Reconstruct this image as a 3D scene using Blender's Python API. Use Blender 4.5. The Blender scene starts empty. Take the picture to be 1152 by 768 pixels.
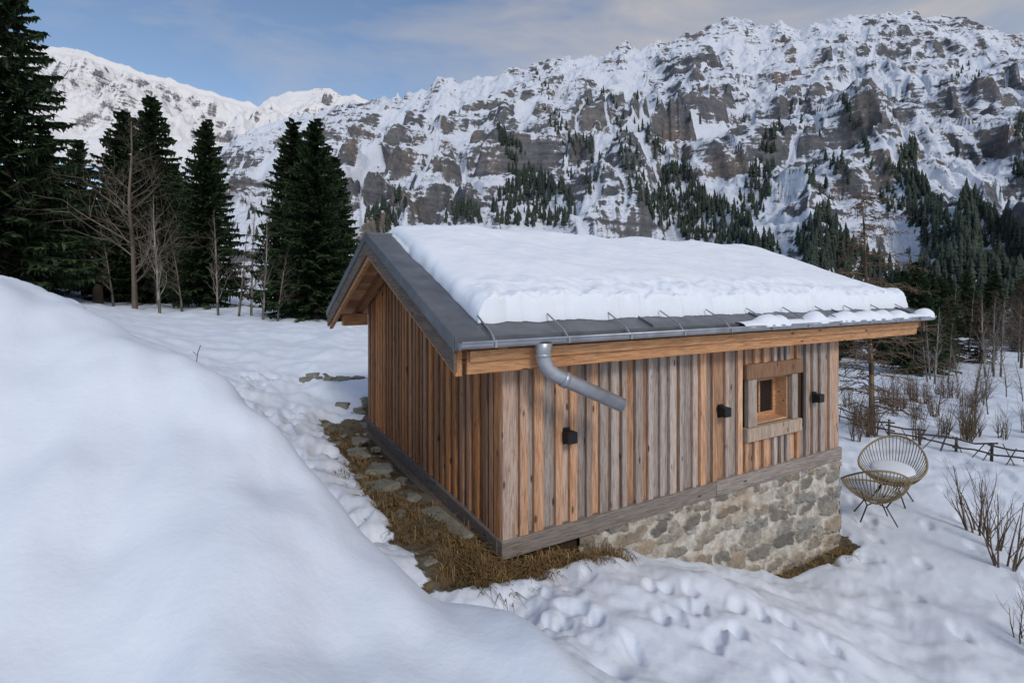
import bpy, math, random
import numpy as np
from mathutils import Vector
random.seed(7); rng=np.random.default_rng(7)
H=3.05; F=568.0
def W(px,py,d):   # survey bearing / drop / distance -> world
    return ((px-576)/F*d, d, H-(py-326)/F*d)

# ---------------------------------------------------------------- noise
def _h(xi,yi,s):
    h=(xi*374761393+yi*668265263+s*974634777)&0xffffffff
    h=((h^(h>>13))*1274126177)&0xffffffff
    h=h^(h>>16)
    return h.astype(np.float64)/4294967296.0*2*np.pi
def pn(x,y,s=0):
    x=np.asarray(x,float); y=np.asarray(y,float)
    xi=np.floor(x).astype(np.int64); yi=np.floor(y).astype(np.int64)
    fx=x-xi; fy=y-yi
    u=fx*fx*fx*(fx*(fx*6-15)+10); v=fy*fy*fy*(fy*(fy*6-15)+10)
    def g(i,j):
        a=_h(xi+i,yi+j,s); return np.cos(a)*(fx-i)+np.sin(a)*(fy-j)
    a=g(0,0)*(1-u)+g(1,0)*u; b=g(0,1)*(1-u)+g(1,1)*u
    return (a*(1-v)+b*v)*1.4
def fbm(x,y,o=4,s=0,gain=.5):
    r=0;a=1
    for k in range(o):
        r=r+a*pn(x*2**k+k*17.3,y*2**k-k*9.1,s+k); a*=gain
    return r
def ridged(x,y,o=4,s=0,gain=.5):
    r=0;a=1;n=0
    for k in range(o):
        r=r+a*(1-np.abs(pn(x*2**k+k*7.7,y*2**k-k*3.1,s+k))*1.6); n+=a; a*=gain
    return r/n
def ss(e0,e1,x):
    t=np.clip((x-e0)/(e1-e0),0,1); return t*t*(3-2*t)

# ---------------------------------------------------------------- mesh helpers
def link(o,parent=None):
    bpy.context.scene.collection.objects.link(o)
    if parent: o.parent=parent
    return o
def empty(name,loc=(0,0,0),rz=0):
    e=bpy.data.objects.new(name,None); e.location=loc; e.rotation_euler=(0,0,rz); e.empty_display_size=.3
    return link(e)
def npmesh(name,V,Fc,attrs=None,smooth=False,mat=None):
    me=bpy.data.meshes.new(name); V=np.asarray(V,np.float32); Fc=np.asarray(Fc,np.int32)
    k=Fc.shape[1]
    me.vertices.add(len(V)); me.vertices.foreach_set("co",V.ravel())
    me.loops.add(Fc.size); me.loops.foreach_set("vertex_index",Fc.ravel())
    me.polygons.add(len(Fc)); me.polygons.foreach_set("loop_start",np.arange(0,Fc.size,k,dtype=np.int32))
    me.update(calc_edges=True); me.validate()
    for n,a in (attrs or {}).items():
        at=me.attributes.new(n,'FLOAT','POINT'); at.data.foreach_set("value",np.asarray(a,np.float32))
    if smooth: me.polygons.foreach_set("use_smooth",[True]*len(me.polygons))
    if mat: me.materials.append(mat)
    return me
def obj(name,me,parent=None,loc=None,rz=0,sc=None):
    o=bpy.data.objects.new(name,me)
    if loc is not None: o.location=loc
    o.rotation_euler=(0,0,rz)
    if sc is not None: o.scale=(sc,sc,sc) if not hasattr(sc,'__len__') else sc
    return link(o,parent)
def gridfaces(nr,nc):
    i=np.arange(nr*nc).reshape(nr,nc)
    return np.stack([i[:-1,:-1],i[:-1,1:],i[1:,1:],i[1:,:-1]],-1).reshape(-1,4)
class MB:
    def __init__(s): s.v=[];s.f=[];s.t=[]
    def poly8(s,p,t=0.5):
        n=len(s.v); s.v+=p; s.t+=[t]*8
        s.f+=[tuple(n+i for i in q) for q in ((0,3,2,1),(4,5,6,7),(0,1,5,4),(1,2,6,5),(2,3,7,6),(3,0,4,7))]
    def box(s,x0,x1,y0,y1,z0,z1,t=None):
        t=random.random() if t is None else t
        s.poly8([(x0,y0,z0),(x1,y0,z0),(x1,y1,z0),(x0,y1,z0),(x0,y0,z1),(x1,y0,z1),(x1,y1,z1),(x0,y1,z1)],t)
    def tube(s,pts,r,n=10,t=.5,cap=True):
        pts=[Vector(p) for p in pts]
        rs=r if hasattr(r,'__len__') else [r]*len(pts)
        base=len(s.v); ref=None
        for i,p in enumerate(pts):
            d=(pts[min(i+1,len(pts)-1)]-pts[max(i-1,0)]).normalized()
            if ref is None: ref=Vector((0,0,1)) if abs(d.z)<.9 else Vector((1,0,0))
            a=(ref-d*ref.dot(d)).normalized(); ref=a; b=d.cross(a)
            for k in range(n):
                an=2*math.pi*k/n; s.v.append(tuple(p+(a*math.cos(an)+b*math.sin(an))*rs[i])); s.t.append(t)
        for i in range(len(pts)-1):
            for k in range(n):
                s.f.append((base+i*n+k,base+i*n+(k+1)%n,base+(i+1)*n+(k+1)%n,base+(i+1)*n+k))
        if cap:
            s.f.append(tuple(base+k for k in range(n))[::-1]); e=base+(len(pts)-1)*n
            s.f.append(tuple(e+k for k in range(n)))
    def make(s,name,mat,parent=None,bevel=0,smooth=False,loc=None,rz=0):
        me=bpy.data.meshes.new(name); me.from_pydata(s.v,[],s.f); me.update()
        at=me.attributes.new("tint",'FLOAT','POINT'); at.data.foreach_set("value",s.t)
        if smooth: me.polygons.foreach_set("use_smooth",[True]*len(me.polygons))
        me.materials.append(mat); o=obj(name,me,parent,loc,rz)
        if bevel:
            m=o.modifiers.new("b",'BEVEL'); m.width=bevel; m.segments=1; m.limit_method='ANGLE'
        return o
def segs_mesh(name,S,mat,n=3,tint=None):
    P0=np.array([q[0] for q in S],float);P1=np.array([q[1] for q in S],float)
    R0=np.array([q[2] for q in S]);R1=np.array([q[3] for q in S])
    d=P1-P0; d/=np.linalg.norm(d,axis=1)[:,None]+1e-9
    ref=np.where(np.abs(d[:,2:3])<.9,np.array([[0,0,1.]]),np.array([[1.,0,0]]))
    a=np.cross(d,ref); a/=np.linalg.norm(a,axis=1)[:,None]; b=np.cross(d,a)
    V=[]
    for P,R in((P0,R0),(P1,R1)):
        for k in range(n):
            an=2*math.pi*k/n; V.append(P+(a*math.cos(an)+b*math.sin(an))*R[:,None])
    V=np.stack(V,1); m=len(S); base=np.arange(m)*2*n
    Fc=np.stack([np.stack([base+k,base+(k+1)%n,base+n+(k+1)%n,base+n+k],-1) for k in range(n)],1).reshape(-1,4)
    tt=np.repeat(rng.random(m) if tint is None else tint,2*n)
    return npmesh(name,V.reshape(-1,3),Fc,{"tint":tt},True,mat)

# ---------------------------------------------------------------- materials
class NT:
    def __init__(s,name):
        s.m=bpy.data.materials.new(name); s.m.use_nodes=True; s.t=s.m.node_tree; s.n=s.t.nodes; s.b=s.n["Principled BSDF"]
    def new(s,ty,**k):
        q=s.n.new(ty)
        for a,b in k.items(): setattr(q,a,b)
        return q
    def L(s,a,b): s.t.links.new(a,b)
    def set(s,q,i,v):
        if isinstance(v,bpy.types.NodeSocket): s.L(v,q.inputs[i])
        else: q.inputs[i].default_value=v
    def coord(s,scale=(1,1,1),kind="Object",rot=(0,0,0)):
        c=s.new("ShaderNodeTexCoord"); m=s.new("ShaderNodeMapping"); m.inputs["Scale"].default_value=scale; m.inputs["Rotation"].default_value=rot
        s.L(c.outputs[kind],m.inputs[0]); return m.outputs[0]
    def noise(s,vec,scale,det=4,rough=.55,dist=0):
        q=s.new("ShaderNodeTexNoise"); s.L(vec,q.inputs["Vector"]); q.inputs["Scale"].default_value=scale
        q.inputs["Detail"].default_value=det; q.inputs["Roughness"].default_value=rough; q.inputs["Distortion"].default_value=dist
        return q.outputs["Fac"]
    def math(s,op,a,b=0.0,c=None):
        q=s.new("ShaderNodeMath",operation=op); s.set(q,0,a); s.set(q,1,b)
        if c is not None: s.set(q,2,c)
        return q.outputs[0]
    def ramp(s,f,stops):
        q=s.new("ShaderNodeValToRGB"); e=q.color_ramp.elements
        while len(e)<len(stops): e.new(.5)
        for i,(p,c) in enumerate(stops):
            e[i].position=p; e[i].color=(*c,1) if hasattr(c,'__len__') else (c,c,c,1)
        s.L(f,q.inputs[0]); return q.outputs[0]
    def mix(s,f,a,b,ty='MIX'):
        q=s.new("ShaderNodeMix",data_type='RGBA',blend_type=ty)
        for i,v in((0,f),(6,a),(7,b)):
            if isinstance(v,tuple): v=(*v,1)
            s.set(q,i,v)
        return q.outputs[2]
    def attr(s,n):
        q=s.new("ShaderNodeAttribute"); q.attribute_name=n; return q.outputs["Fac"]
    def bump(s,h,st=.3,dist=.02):
        q=s.new("ShaderNodeBump"); q.inputs["Strength"].default_value=st; q.inputs["Distance"].default_value=dist
        s.L(h,q.inputs["Height"]); s.L(q.outputs[0],s.b.inputs["Normal"])
    def col(s,c,rough=.8,metal=0,spec=.3):
        if isinstance(c,tuple): s.b.inputs["Base Color"].default_value=(*c,1)
        else: s.L(c,s.b.inputs["Base Color"])
        s.b.inputs["Roughness"].default_value=rough; s.b.inputs["Metallic"].default_value=metal
        s.b.inputs["Specular IOR Level"].default_value=spec
        return s.m
def wood(name,ca,cb,grey,axis='z',greyamt=.5,streak=.5):
    N=NT(name); sc={'z':(14,14,.8),'x':(.8,14,14),'y':(14,.8,14)}[axis]
    v=N.coord(sc); tint=N.attr("tint")
    add=N.new("ShaderNodeVectorMath",operation='ADD'); cx=N.new("ShaderNodeCombineXYZ")
    for i in range(3): N.L(N.math('MULTIPLY',tint,37.0+i*11),cx.inputs[i])
    N.L(v,add.inputs[0]); N.L(cx.outputs[0],add.inputs[1]); v=add.outputs[0]
    g=N.noise(v,1.3,5,.7,1.2); g2=N.noise(v,5,4,.65,.4)
    base=N.mix(N.ramp(g,[(.32,0),(.66,1)]),ca,cb)
    w=N.noise(v,.35,4,.6)
    tb=N.math('FRACT',N.math('MULTIPLY',tint,7.31))
    wf=N.math('MULTIPLY',N.ramp(N.math('ADD',w,N.math('MULTIPLY',N.math('SUBTRACT',tb,.5),1.0)),[(.30,0),(.66,1)]),greyamt)
    base=N.mix(wf,base,grey)
    base=N.mix(N.math('MULTIPLY',N.ramp(g2,[(.40,1.),(.54,0)]),.62),base,tuple(c*.42 for c in ca))
    s2=N.noise(v,.8,3,.7)
    base=N.mix(N.math('MULTIPLY',N.ramp(s2,[(.53,0),(.70,1)]),streak),base,(grey[0]*.36,grey[1]*.30,grey[2]*.27))
    kn=N.new("ShaderNodeTexVoronoi"); kn.inputs["Scale"].default_value=1.0
    N.L(N.coord({'z':(6,6,2.0),'x':(2.0,6,6),'y':(6,2.0,6)}[axis]),kn.inputs["Vector"])
    base=N.mix(N.ramp(kn.outputs["Distance"],[(.07,.85),(.13,0)]),base,(.055,.028,.014))
    base=N.mix(1.0,base,N.ramp(tint,[(0,.62),(1,1.2)]),'MULTIPLY')
    N.bump(N.math('ADD',g,g2),.55,.012)
    return N.col(base,.8)
M_long=wood("wood_weathered_larch",(.52,.25,.125),(.68,.44,.28),(.48,.445,.415),'z',.9,.55)
M_gab=wood("wood_gable",(.48,.19,.065),(.60,.30,.125),(.30,.22,.17),'z',.6,.5)
M_beam=wood("wood_beam",(.56,.26,.115),(.68,.39,.20),(.45,.36,.27),'x',.3,.3)
M_beamy=wood("wood_rafter",(.50,.23,.09),(.60,.31,.14),(.35,.26,.2),'y',.3,.3)
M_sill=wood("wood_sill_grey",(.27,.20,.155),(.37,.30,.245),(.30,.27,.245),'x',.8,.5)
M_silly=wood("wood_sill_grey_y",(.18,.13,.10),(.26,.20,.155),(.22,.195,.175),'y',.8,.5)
M_frame=wood("wood_window_frame",(.42,.28,.18),(.55,.42,.31),(.44,.40,.36),'z',.7,.5)
def metal(name,c,rough,met=.6):
    N=NT(name); n=N.noise(N.coord((1,1,1)),3,4,.6)
    cc=N.mix(N.ramp(n,[(.3,0),(.7,1)]),tuple(x*.7 for x in c),tuple(min(1,x*1.2) for x in c))
    N.bump(n,.05,.02); return N.col(cc,rough,met)
M_roof=metal("metal_roof",(.15,.16,.175),.45,.35)
M_zinc=metal("zinc",(.40,.42,.45),.4,.65)
M_black=NT("black_metal").col((.012,.012,.013),.5)
N=NT("window_glass"); M_glass=N.col((.012,.014,.016),.06,0,.8)
N=NT("snow_ground"); v=N.coord((1,1,1)); bare=N.attr("bare")
n1=N.noise(v,2.2,5,.65); n2=N.noise(v,22,3,.6)
snow=N.mix(N.ramp(n1,[(.3,0),(.7,1)]),(.72,.79,.89),(.78,.84,.92))
dirt=N.mix(N.ramp(N.noise(v,9,4,.7),[(.3,0),(.7,1)]),(.035,.027,.017),(.21,.15,.08))
dirt=N.mix(N.ramp(N.noise(v,3,3,.6),[(.52,0),(.60,1)]),dirt,(.12,.115,.085))
f=N.ramp(N.math('ADD',bare,N.math('MULTIPLY',N.math('SUBTRACT',n1,.5),1.5)),[(.47,0),(.54,1)])
hh=N.math('ADD',N.math('MULTIPLY',n1,.25),N.math('MULTIPLY',n2,.35))
N.bump(hh,.32,.04); M_ground=N.col(N.mix(f,snow,dirt),.72,0,.25)
N=NT("snow_roof"); v=N.coord(); n=N.noise(v,5,5,.6); N.bump(n,.2,.04); M_snow=N.col((.80,.85,.92),.7,0,.25)
# mountains
def mount(name,thr,rockA,rockB,fs=1.0,tan=.6,stw=1.0,bw=1.5,sn=(.69,.735,.82)):
    N=NT(name); v=N.coord((1,1,1)); geo=N.new("ShaderNodeNewGeometry"); sp=N.new("ShaderNodeSeparateXYZ"); N.L(geo.outputs["Normal"],sp.inputs[0])
    a=N.noise(v,.009*fs,3,.6); b=N.noise(v,.13*fs,5,.78)
    st=N.noise(N.coord((.006,.006,.13),rot=(0,math.radians(-14),0)),1.0*fs,5,.70,.4)
    rl=N.noise(N.coord((.10,.012,.012),rot=(0,math.radians(14),0)),1.0*fs,3,.6,.5)
    k=N.math('ADD',sp.outputs[2],N.math('MULTIPLY',N.math('SUBTRACT',b,.5),bw))
    k=N.math('ADD',k,N.math('MULTIPLY',N.math('SUBTRACT',a,.5),1.0))
    k=N.math('ADD',k,N.math('MULTIPLY',N.math('SUBTRACT',st,.5),stw*1.6))
    k=N.math('ADD',k,N.math('MULTIPLY',N.math('SUBTRACT',rl,.5),.8))
    k=N.math('ADD',k,N.attr("gully"))
    f=N.ramp(k,[(thr-.07,0),(thr+.07,1)])
    c=N.mix(N.ramp(st,[(.35,0),(.65,1)]),rockA,rockB)
    c=N.mix(N.math('MULTIPLY',N.ramp(N.noise(v,.0085*fs,3,.6),[(.54,0),(.64,1)]),tan),c,(.26,.20,.15))
    c=N.mix(N.ramp(b,[(.35,.7),(.58,0)]),c,(.05,.054,.064))
    N.bump(N.math('ADD',b,st),.7,4.0)
    return N.col(N.mix(f,c,sn),.9,0,.1)
M_mt=mount("mountain_rock_snow",.575,(.11,.116,.13),(.22,.215,.215))  # rock and snow colours tinted bluish, painting distance haze into the albedo
M_mt2=mount("far_mountain_snow",.36,(.2,.2,.22),(.3,.29,.3),.5,.2,.5,.8,(.80,.80,.82))
def leafmat(name,ca,cb):
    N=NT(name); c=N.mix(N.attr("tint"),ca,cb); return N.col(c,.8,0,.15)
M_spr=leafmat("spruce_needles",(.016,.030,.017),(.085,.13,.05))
M_far=leafmat("far_conifer",(.022,.036,.032),(.07,.088,.062))
M_larch=leafmat("larch_brown",(.07,.05,.034),(.19,.14,.09))
M_bark=leafmat("bark",(.05,.038,.03),(.12,.095,.075))
M_bare=leafmat("bare_twigs",(.085,.07,.056),(.22,.18,.145))
M_birch=leafmat("birch_twigs",(.14,.12,.10),(.32,.29,.26))
M_shrub=leafmat("shrub_twigs",(.07,.05,.035),(.21,.15,.10))
M_grass=leafmat("dry_grass",(.08,.055,.022),(.38,.25,.11))
M_fence=leafmat("fence_wood",(.05,.042,.035),(.14,.115,.095))
M_cord=leafmat("chair_cord",(.2,.15,.08),(.34,.27,.16))
N=NT("stone_masonry"); t=N.attr("tint"); mo=N.attr("mortar"); v=N.coord()
sc=N.ramp(t,[(0,(.17,.165,.15)),(.25,(.32,.295,.25)),(.5,(.42,.38,.32)),(.7,(.40,.31,.22)),(.85,(.22,.235,.235)),(1,(.52,.49,.43))])
sc=N.mix(N.ramp(N.noise(v,9,5,.7),[(.3,.8),(.65,0)]),sc,(.12,.105,.085))
mc=N.mix(N.ramp(N.noise(v,6,5,.65),[(.35,0),(.65,1)]),(.32,.285,.23),(.66,.62,.55))
al=N.mix(mo,sc,mc)
al=N.mix(N.ramp(N.noise(v,1.3,4,.65),[(.55,0),(.75,.55)]),al,(.36,.22,.11))
N.bump(N.noise(v,18,5,.75),.8,.025); M_stone=N.col(al,.9)
N=NT("rock_grey"); v=N.coord(); N.bump(N.noise(v,8,5,.7),.7,.04)
M_slab=N.col(N.mix(N.noise(v,4,5,.7),(.10,.105,.085),(.34,.335,.28)),.85)

# ---------------------------------------------------------------- hut frame
AX,AY=-.085,6.0; RZ=math.atan2(.492,.871); cu,su=math.cos(RZ),math.sin(RZ)
def hut2w(x,y): return (AX+cu*x-su*y, AY+su*x+cu*y)
def w2hut(X,Y):
    dx=X-AX; dy=Y-AY; return dx*cu+dy*su, -dx*su+dy*cu

# ---------------------------------------------------------------- terrain
cp=[W(*p) for p in [
 (0,768,2.2),(0,530,3.2),(0,400,4.0),(0,300,5.0),(-200,320,4.6),(-200,700,2.2),(100,350,5.2),(100,600,2.9),(100,470,3.8),(200,402,5.0),(200,600,3.0),(200,500,3.7),(200,768,2.3),
 (400,768,2.5),(300,600,3.3),(265,440,4.9),(300,490,4.7),(330,517,4.5),(385,574,4.2),(402,602,4.1),(450,642,3.9),(520,690,3.6),(600,722,3.4),
 (400,690,3.0),(330,560,3.9),(250,500,4.0),
 (700,768,3.5),(850,768,4.2),(1000,768,5.0),(1152,768,5.8),
 (340,500,9.0),(300,460,10.5),(400,590,6.3),(350,540,7.6),(466,601,6.2),(510,640,5.5),
 (420,440,13.5),(300,430,13),(250,405,15),(100,350,20),(150,360,22),(200,352,28),(300,378,20),(350,362,26),(400,382,20),(100,332,40),(300,345,36),(50,310,45),(0,306,50),(400,348,45),(200,335,42),
 (640,680,4.8),(568,640,5.75),(700,640,5.8),(800,650,6.2),(870,668,6.6),(950,700,6.4),(1010,742,6.0),
 (985,580,10.6),(1100,640,8.6),(1152,600,10.4),(1152,560,12),(1060,500,16.5),(1152,525,14.5),(960,480,18.5),(1152,455,25),(1250,460,25),(1100,430,38),(1100,412,58),(950,425,45),(1300,430,45),(1300,700,7.5),
 (850,420,35),(600,400,40)]]
def behind(px,d,z): cp.append(((px-576)/F*d,d,z))
behind(330,5.25,.78); behind(385,4.9,.48); behind(265,5.8,1.3); behind(300,5.5,1.0); behind(450,4.5,.22); behind(520,4.2,.12); behind(200,6.2,1.75); behind(402,4.9,.42); behind(600,4.1,.2)
for (x,y,z) in [(0,0,1.45),(-4,0,2.5),(4,0,.2),(0,-6,2.0),(-8,-4,3.6),(8,-4,-.3),(8,2,-1.3),(-7,8,2.35),(-9,9,2.75),(-12,5,4.0),(-20,15,3.6),(-4.2,6.8,.75),(-3.3,6.2,.55)]: cp.append((x,y,z))
for (u,v,z) in [(0,-.25,-.15),(1.4,-.3,-.3),(3.2,-.3,-1.05),(5,-.35,-1.68),(7,-.35,-1.66),(8,2,-1.6),(8,6,-1.5),(3,3,-.9),(3,8,-.3),(7,8,-1.4),(-.5,2,-.03),(-.5,4.5,-.02),(-.6,6.4,.0),(-1.4,3,.12)]:
    X,Y=hut2w(u,v); cp.append((X,Y,z))
cp=np.array(cp)
def wrp(x,y):   # compress far distances for the interpolator
    r=np.hypot(x,y)+1e-6; k=np.log1p(r/6)*6/r; return x*k,y*k
cx_,cy_=wrp(cp[:,0],cp[:,1])
def ker(r2): return .5*r2*np.log(r2+1e-9)
NC=len(cp); K=ker((cx_[:,None]-cx_)**2+(cy_[:,None]-cy_)**2)+np.eye(NC)*.012
PM=np.stack([np.ones(NC),cx_,cy_],1); Aa=np.block([[K,PM],[PM.T,np.zeros((3,3))]])
SOL=np.linalg.solve(Aa,np.concatenate([cp[:,2],[0,0,0]]))
def base_z(X,Y):
    X=np.atleast_1d(np.asarray(X,float));Y=np.atleast_1d(np.asarray(Y,float)); sh=X.shape; X=X.ravel();Y=Y.ravel()
    out=np.empty(len(X))
    for i in range(0,len(X),40000):
        a,b=wrp(X[i:i+40000],Y[i:i+40000])
        out[i:i+40000]=ker((a[:,None]-cx_)**2+(b[:,None]-cy_)**2)@SOL[:NC]+SOL[NC]+a*SOL[NC+1]+b*SOL[NC+2]
    r=np.hypot(X,Y); ang=X/np.maximum(np.abs(Y),1)
    far=np.where(Y>0,-7-0*X+11*ss(.1,-.7,ang),-3)
    k=ss(45,85,r); out=out*(1-k)+far*k
    return out.reshape(sh)
def gz(x,y): return float(base_z([x],[y])[0])
ang=np.concatenate([np.radians(np.linspace(-56,56,660)),np.radians(np.linspace(60,300,70))])
ang=np.append(ang,ang[0]+2*np.pi)
rr=np.concatenate([[.02],np.geomspace(.5,3600,840)])
A2,R2=np.meshgrid(ang,rr); X=np.sin(A2)*R2; Y=np.cos(A2)*R2
Z=base_z(X,Y)
hu,hv=w2hut(X,Y)
# bank = untouched drift to the left, smooth
crx=np.array([-9,-5.1,-4.35,-3.3,-2.68,-2.28,-1.95,-1.42,-1.24,-.87,-.35,.15,.9]); cry=np.array([5.2,5.0,5.2,5.0,4.9,4.7,4.5,4.2,4.1,3.9,3.6,3.4,2.6])
crest_y=np.interp(X,crx,cry); bank=ss(.55,-.05,Y-crest_y)*ss(1.6,.6,X)
rough=np.maximum(ss(-6.5,-3.5,hu)*ss(.4,-.2,hu)*ss(-3.4,-1.5,hv)*ss(14,9,hv), ss(-4,-1.0,hv)*ss(.3,0,hv)*ss(-2.5,0,hu)*ss(8,6,hu))
trod=rough*ss(40,20,R2)*(1-bank)
Z+=fbm(X*.32,Y*.32,2,3)*.10*ss(1,4,R2)*ss(200,40,R2)
dr=fbm(X*.75+.45*Y,Y*.38-.25*X,3,61,.45)
Z+=bank*ss(1.2,2.4,R2)*(dr*.19+.025*fbm(X*2.0,Y*1.3,2,67))
leftside=ss(.2,-.6,hu)
Z+=trod*(fbm(X*1.6,Y*1.6,4,11)*(.055+.055*leftside)+ridged(X*2.5,Y*2.5,3,15)*(.02+.03*leftside))
midf=ss(12,18,R2)*ss(60,40,R2)
Z+=midf*fbm(X*.9,Y*.9,4,21)*.10
frontr=ss(.2,1.6,X)*ss(9,7,Y)*ss(2,3,Y)*(1-bank)
Z+=frontr*(fbm(X*.8,Y*.8,3,31)*.10)
Z+=fbm(X*5,Y*5,3,41)*.011*ss(30,10,R2)*(1-.7*bank)
# footprints
def prints(pts,dep=.1,r=.12):
    for (a,b) in pts:
        m=(np.abs(X-a)<.5)&(np.abs(Y-b)<.5)
        if not m.any(): continue
        th=random.uniform(-.6,.6); ex=(X[m]-a)*math.cos(th)+(Y[m]-b)*math.sin(th); ey=-(X[m]-a)*math.sin(th)+(Y[m]-b)*math.cos(th)
        d=np.hypot(ex*1.25,ey*.62)*(1+.25*pn(X[m]*9,Y[m]*9,5))
        wgt=1-bank[m]
        Z[m]+= wgt*(-dep*np.exp(-(d/r)**4)+dep*.15*np.exp(-((d-r*1.5)/(r*.5))**2))
pp=[]
for k in range(90):
    t=random.random(); v=.5+9.5*t; u=-1.9+random.gauss(0,.45)-.7*t
    pp.append(hut2w(u,v))
prints(pp,.10,.13)
pp=[(random.uniform(.1,3.4),random.uniform(4.0,5.6)) for k in range(34)]
prints(pp,.06,.085)
pp=[]
for k in range(80):
    x=random.uniform(5.5,16); pp.append((x,random.uniform(6.5,15)))
prints(pp,.07,.11)
pp=[(-9+.3*k*1.0+random.gauss(0,.1), 27-.55*k+random.gauss(0,.2)) for k in range(26)]
prints(pp,.12,.2)
m=(np.abs(X-.72)<.5)&(np.abs(Y-3.75)<.5); Z[m]-=.35*np.exp(-((X[m]-.72)**2+(Y[m]-3.75)**2)/.006)
# bare earth mask
hu,hv=w2hut(X,Y)
bare=ss(-1.5,-.75,hu)*ss(.4,.1,hu)*ss(-.8,-.2,hv)*ss(7.2,6.2,hv)*1.0
bare=np.maximum(bare,ss(-.75,-.2,hv)*ss(.5,.2,hv)*ss(-.9,-.2,hu)*ss(1.9,1.0,hu)*.9)
bare=np.maximum(bare,ss(-.55,-.2,hv)*ss(.5,.2,hv)*ss(4.6,5.2,hu)*ss(7.9,7.1,hu)*.85)
bare=np.maximum(bare,.75*np.exp(-(((X+4.9)/.9)**2+((Y-14.3)/.35)**2)))
bare=np.maximum(bare,.95*np.exp(-(((X+3.4)/.6)**2+((Y-12.3)/.35)**2)))
bare=np.maximum(bare,.8*np.exp(-(((X+15)/8)**2+((Y-36)/2.2)**2)))
bare*=(1-bank)
Z-=ss(.3,.8,bare)*.07
V=np.stack([X,Y,Z],-1).reshape(-1,3)
obj("snow_ground",npmesh("snow_ground",V,gridfaces(len(rr),len(ang)),{"bare":bare.ravel()},True,M_ground))

# ---------------------------------------------------------------- mountains
spx=[-400,-200,0,100,200,250,270,330,390,440,480,488,497,515,560,620,680,700,750,780,820,860,900,950,1020,1080,1130,1152,1300,1500]
spy=[250,245,238,225,200,165,150,133,118,110,102,92,85,94,83,70,62,51,47,36,22,24,33,20,15,22,33,36,45,75]
def main_mt(Xw,Yw):
    b=Xw/Yw; px=576+b*F
    tanS=(326-np.interp(px,spx,spy))/F
    Yc=930+260*ss(.1,-.7,b)+50*pn(b*4,b*0+3,5); Y0=150.
    t=(Yw-Y0)/(Yc-Y0); tc=np.clip(t,0,1)
    crest=tanS*Yc
    z=-14+(crest+14)*(.34*tc+.66*tc**1.5)
    env=np.clip(np.sin(np.pi*np.clip(t,0,1)**.9),0,1)**.6
    wx=fbm(Xw/180,Yw/180,3,60)*45; Xp=Xw-.35*(Yw-900)+wx
    g=ridged(Xp/110,Yw/520,4,71,.5)
    z=z+env*(g-.65)*75
    z=z+env*(ridged(Xw/240,Yw/240,3,80,.45)-.65)*60
    # thin couloirs
    cl=1-np.abs(pn(Xp/75+.35*pn(Xw/60,Yw/60,88),Yw/600,201))*1.6
    cl2=1-np.abs(pn((Xw+.45*(Yw-700)+wx)/120,Yw/500,203))*1.6
    co=np.maximum(ss(.90,.985,cl),ss(.93,.99,cl2))*ss(.0,.15,t)*ss(.92,.75,t)
    z=z-co*9*env
    s=z-.25*Xw+fbm(Xw/150,Yw/150,3,95)*22
    for h,am in((48,.62),(15,.45)):
        q=s/h; f=q-np.floor(q); z=z+(ss(.3,.7,f)-f)*h*am*(.15+.85*env)*ss(-.4,.3,pn(Xw/110,Yw/110,99)+.15)*(1-co)
    lim=tanS*Yw*(.90+.10*ss(.75,1,t))
    z=np.where(t<.985,np.minimum(z,lim+.3*(z-lim)),z)
    z=z+(.3+.7*env)*fbm(Xw/28,Yw/28,4,90,.6)*6+ss(.7,.95,t)*(ridged(Xw/60,Yw/60,4,240,.55)-.6)*26
    z=np.where(t>1,z-(t-1)*500,z)
    gul=co*1.1+.26*ss(.72,.45,g)-.12*ss(.75,.95,g)+.10*ss(.75,1.,t)-.12*ss(.75,.4,t)*ss(.1,.3,t)
    return z+H,t,gul
bb=np.linspace(-1.35,1.35,1200); tt=np.linspace(0,1.15,430)
B,T=np.meshgrid(bb,tt)
Yc=930+260*ss(.1,-.7,B)+50*pn(B*4,B*0+3,5)
Yw=150+T*(Yc-150); Xw=B*Yw; Zw,_,gul=main_mt(Xw,Yw)
obj("mountain_range",npmesh("mountain_range",np.stack([Xw,Yw,Zw],-1).reshape(-1,3),gridfaces(430,1200),{"gully":gul.ravel()},True,M_mt))
# far left range
bb=np.linspace(-1.4,.05,500); tt=np.linspace(0,1.1,160); B,T=np.meshgrid(bb,tt)
px=576+B*F
sk=np.interp(px,[-250,0,40,70,100,130,200,240,290,305,325,345,370,385,400,440,480,600],[80,45,48,54,59,70,92,104,119,108,104,101,98,110,108,118,125,200])
tanS=(326-sk)/F+fbm(B*20,T*5,4,3)*.006; Yc=2700.; Yw=1300+T*(Yc-1300); Xw=B*Yw; tc=np.clip(T,0,1)
env=np.clip(np.sin(np.pi*tc),0,1)
Zw=tanS*Yc*(.25+.75*tc**1.1)+env*(ridged(Xw/420,Yw/600,5,120)-.6)*400+fbm(Xw/60,Yw/60,4,130)*(5+14*env)-np.where(T>1,(T-1)*1500,0)
Zw=np.where(T<.98,np.minimum(Zw,tanS*Yw*.97),Zw)
obj("far_snow_mountain",npmesh("far_snow_mountain",np.stack([Xw,Yw,Zw+H],-1).reshape(-1,3),gridfaces(160,500),{"gully":Zw.ravel()*0},True,M_mt2))

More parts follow.
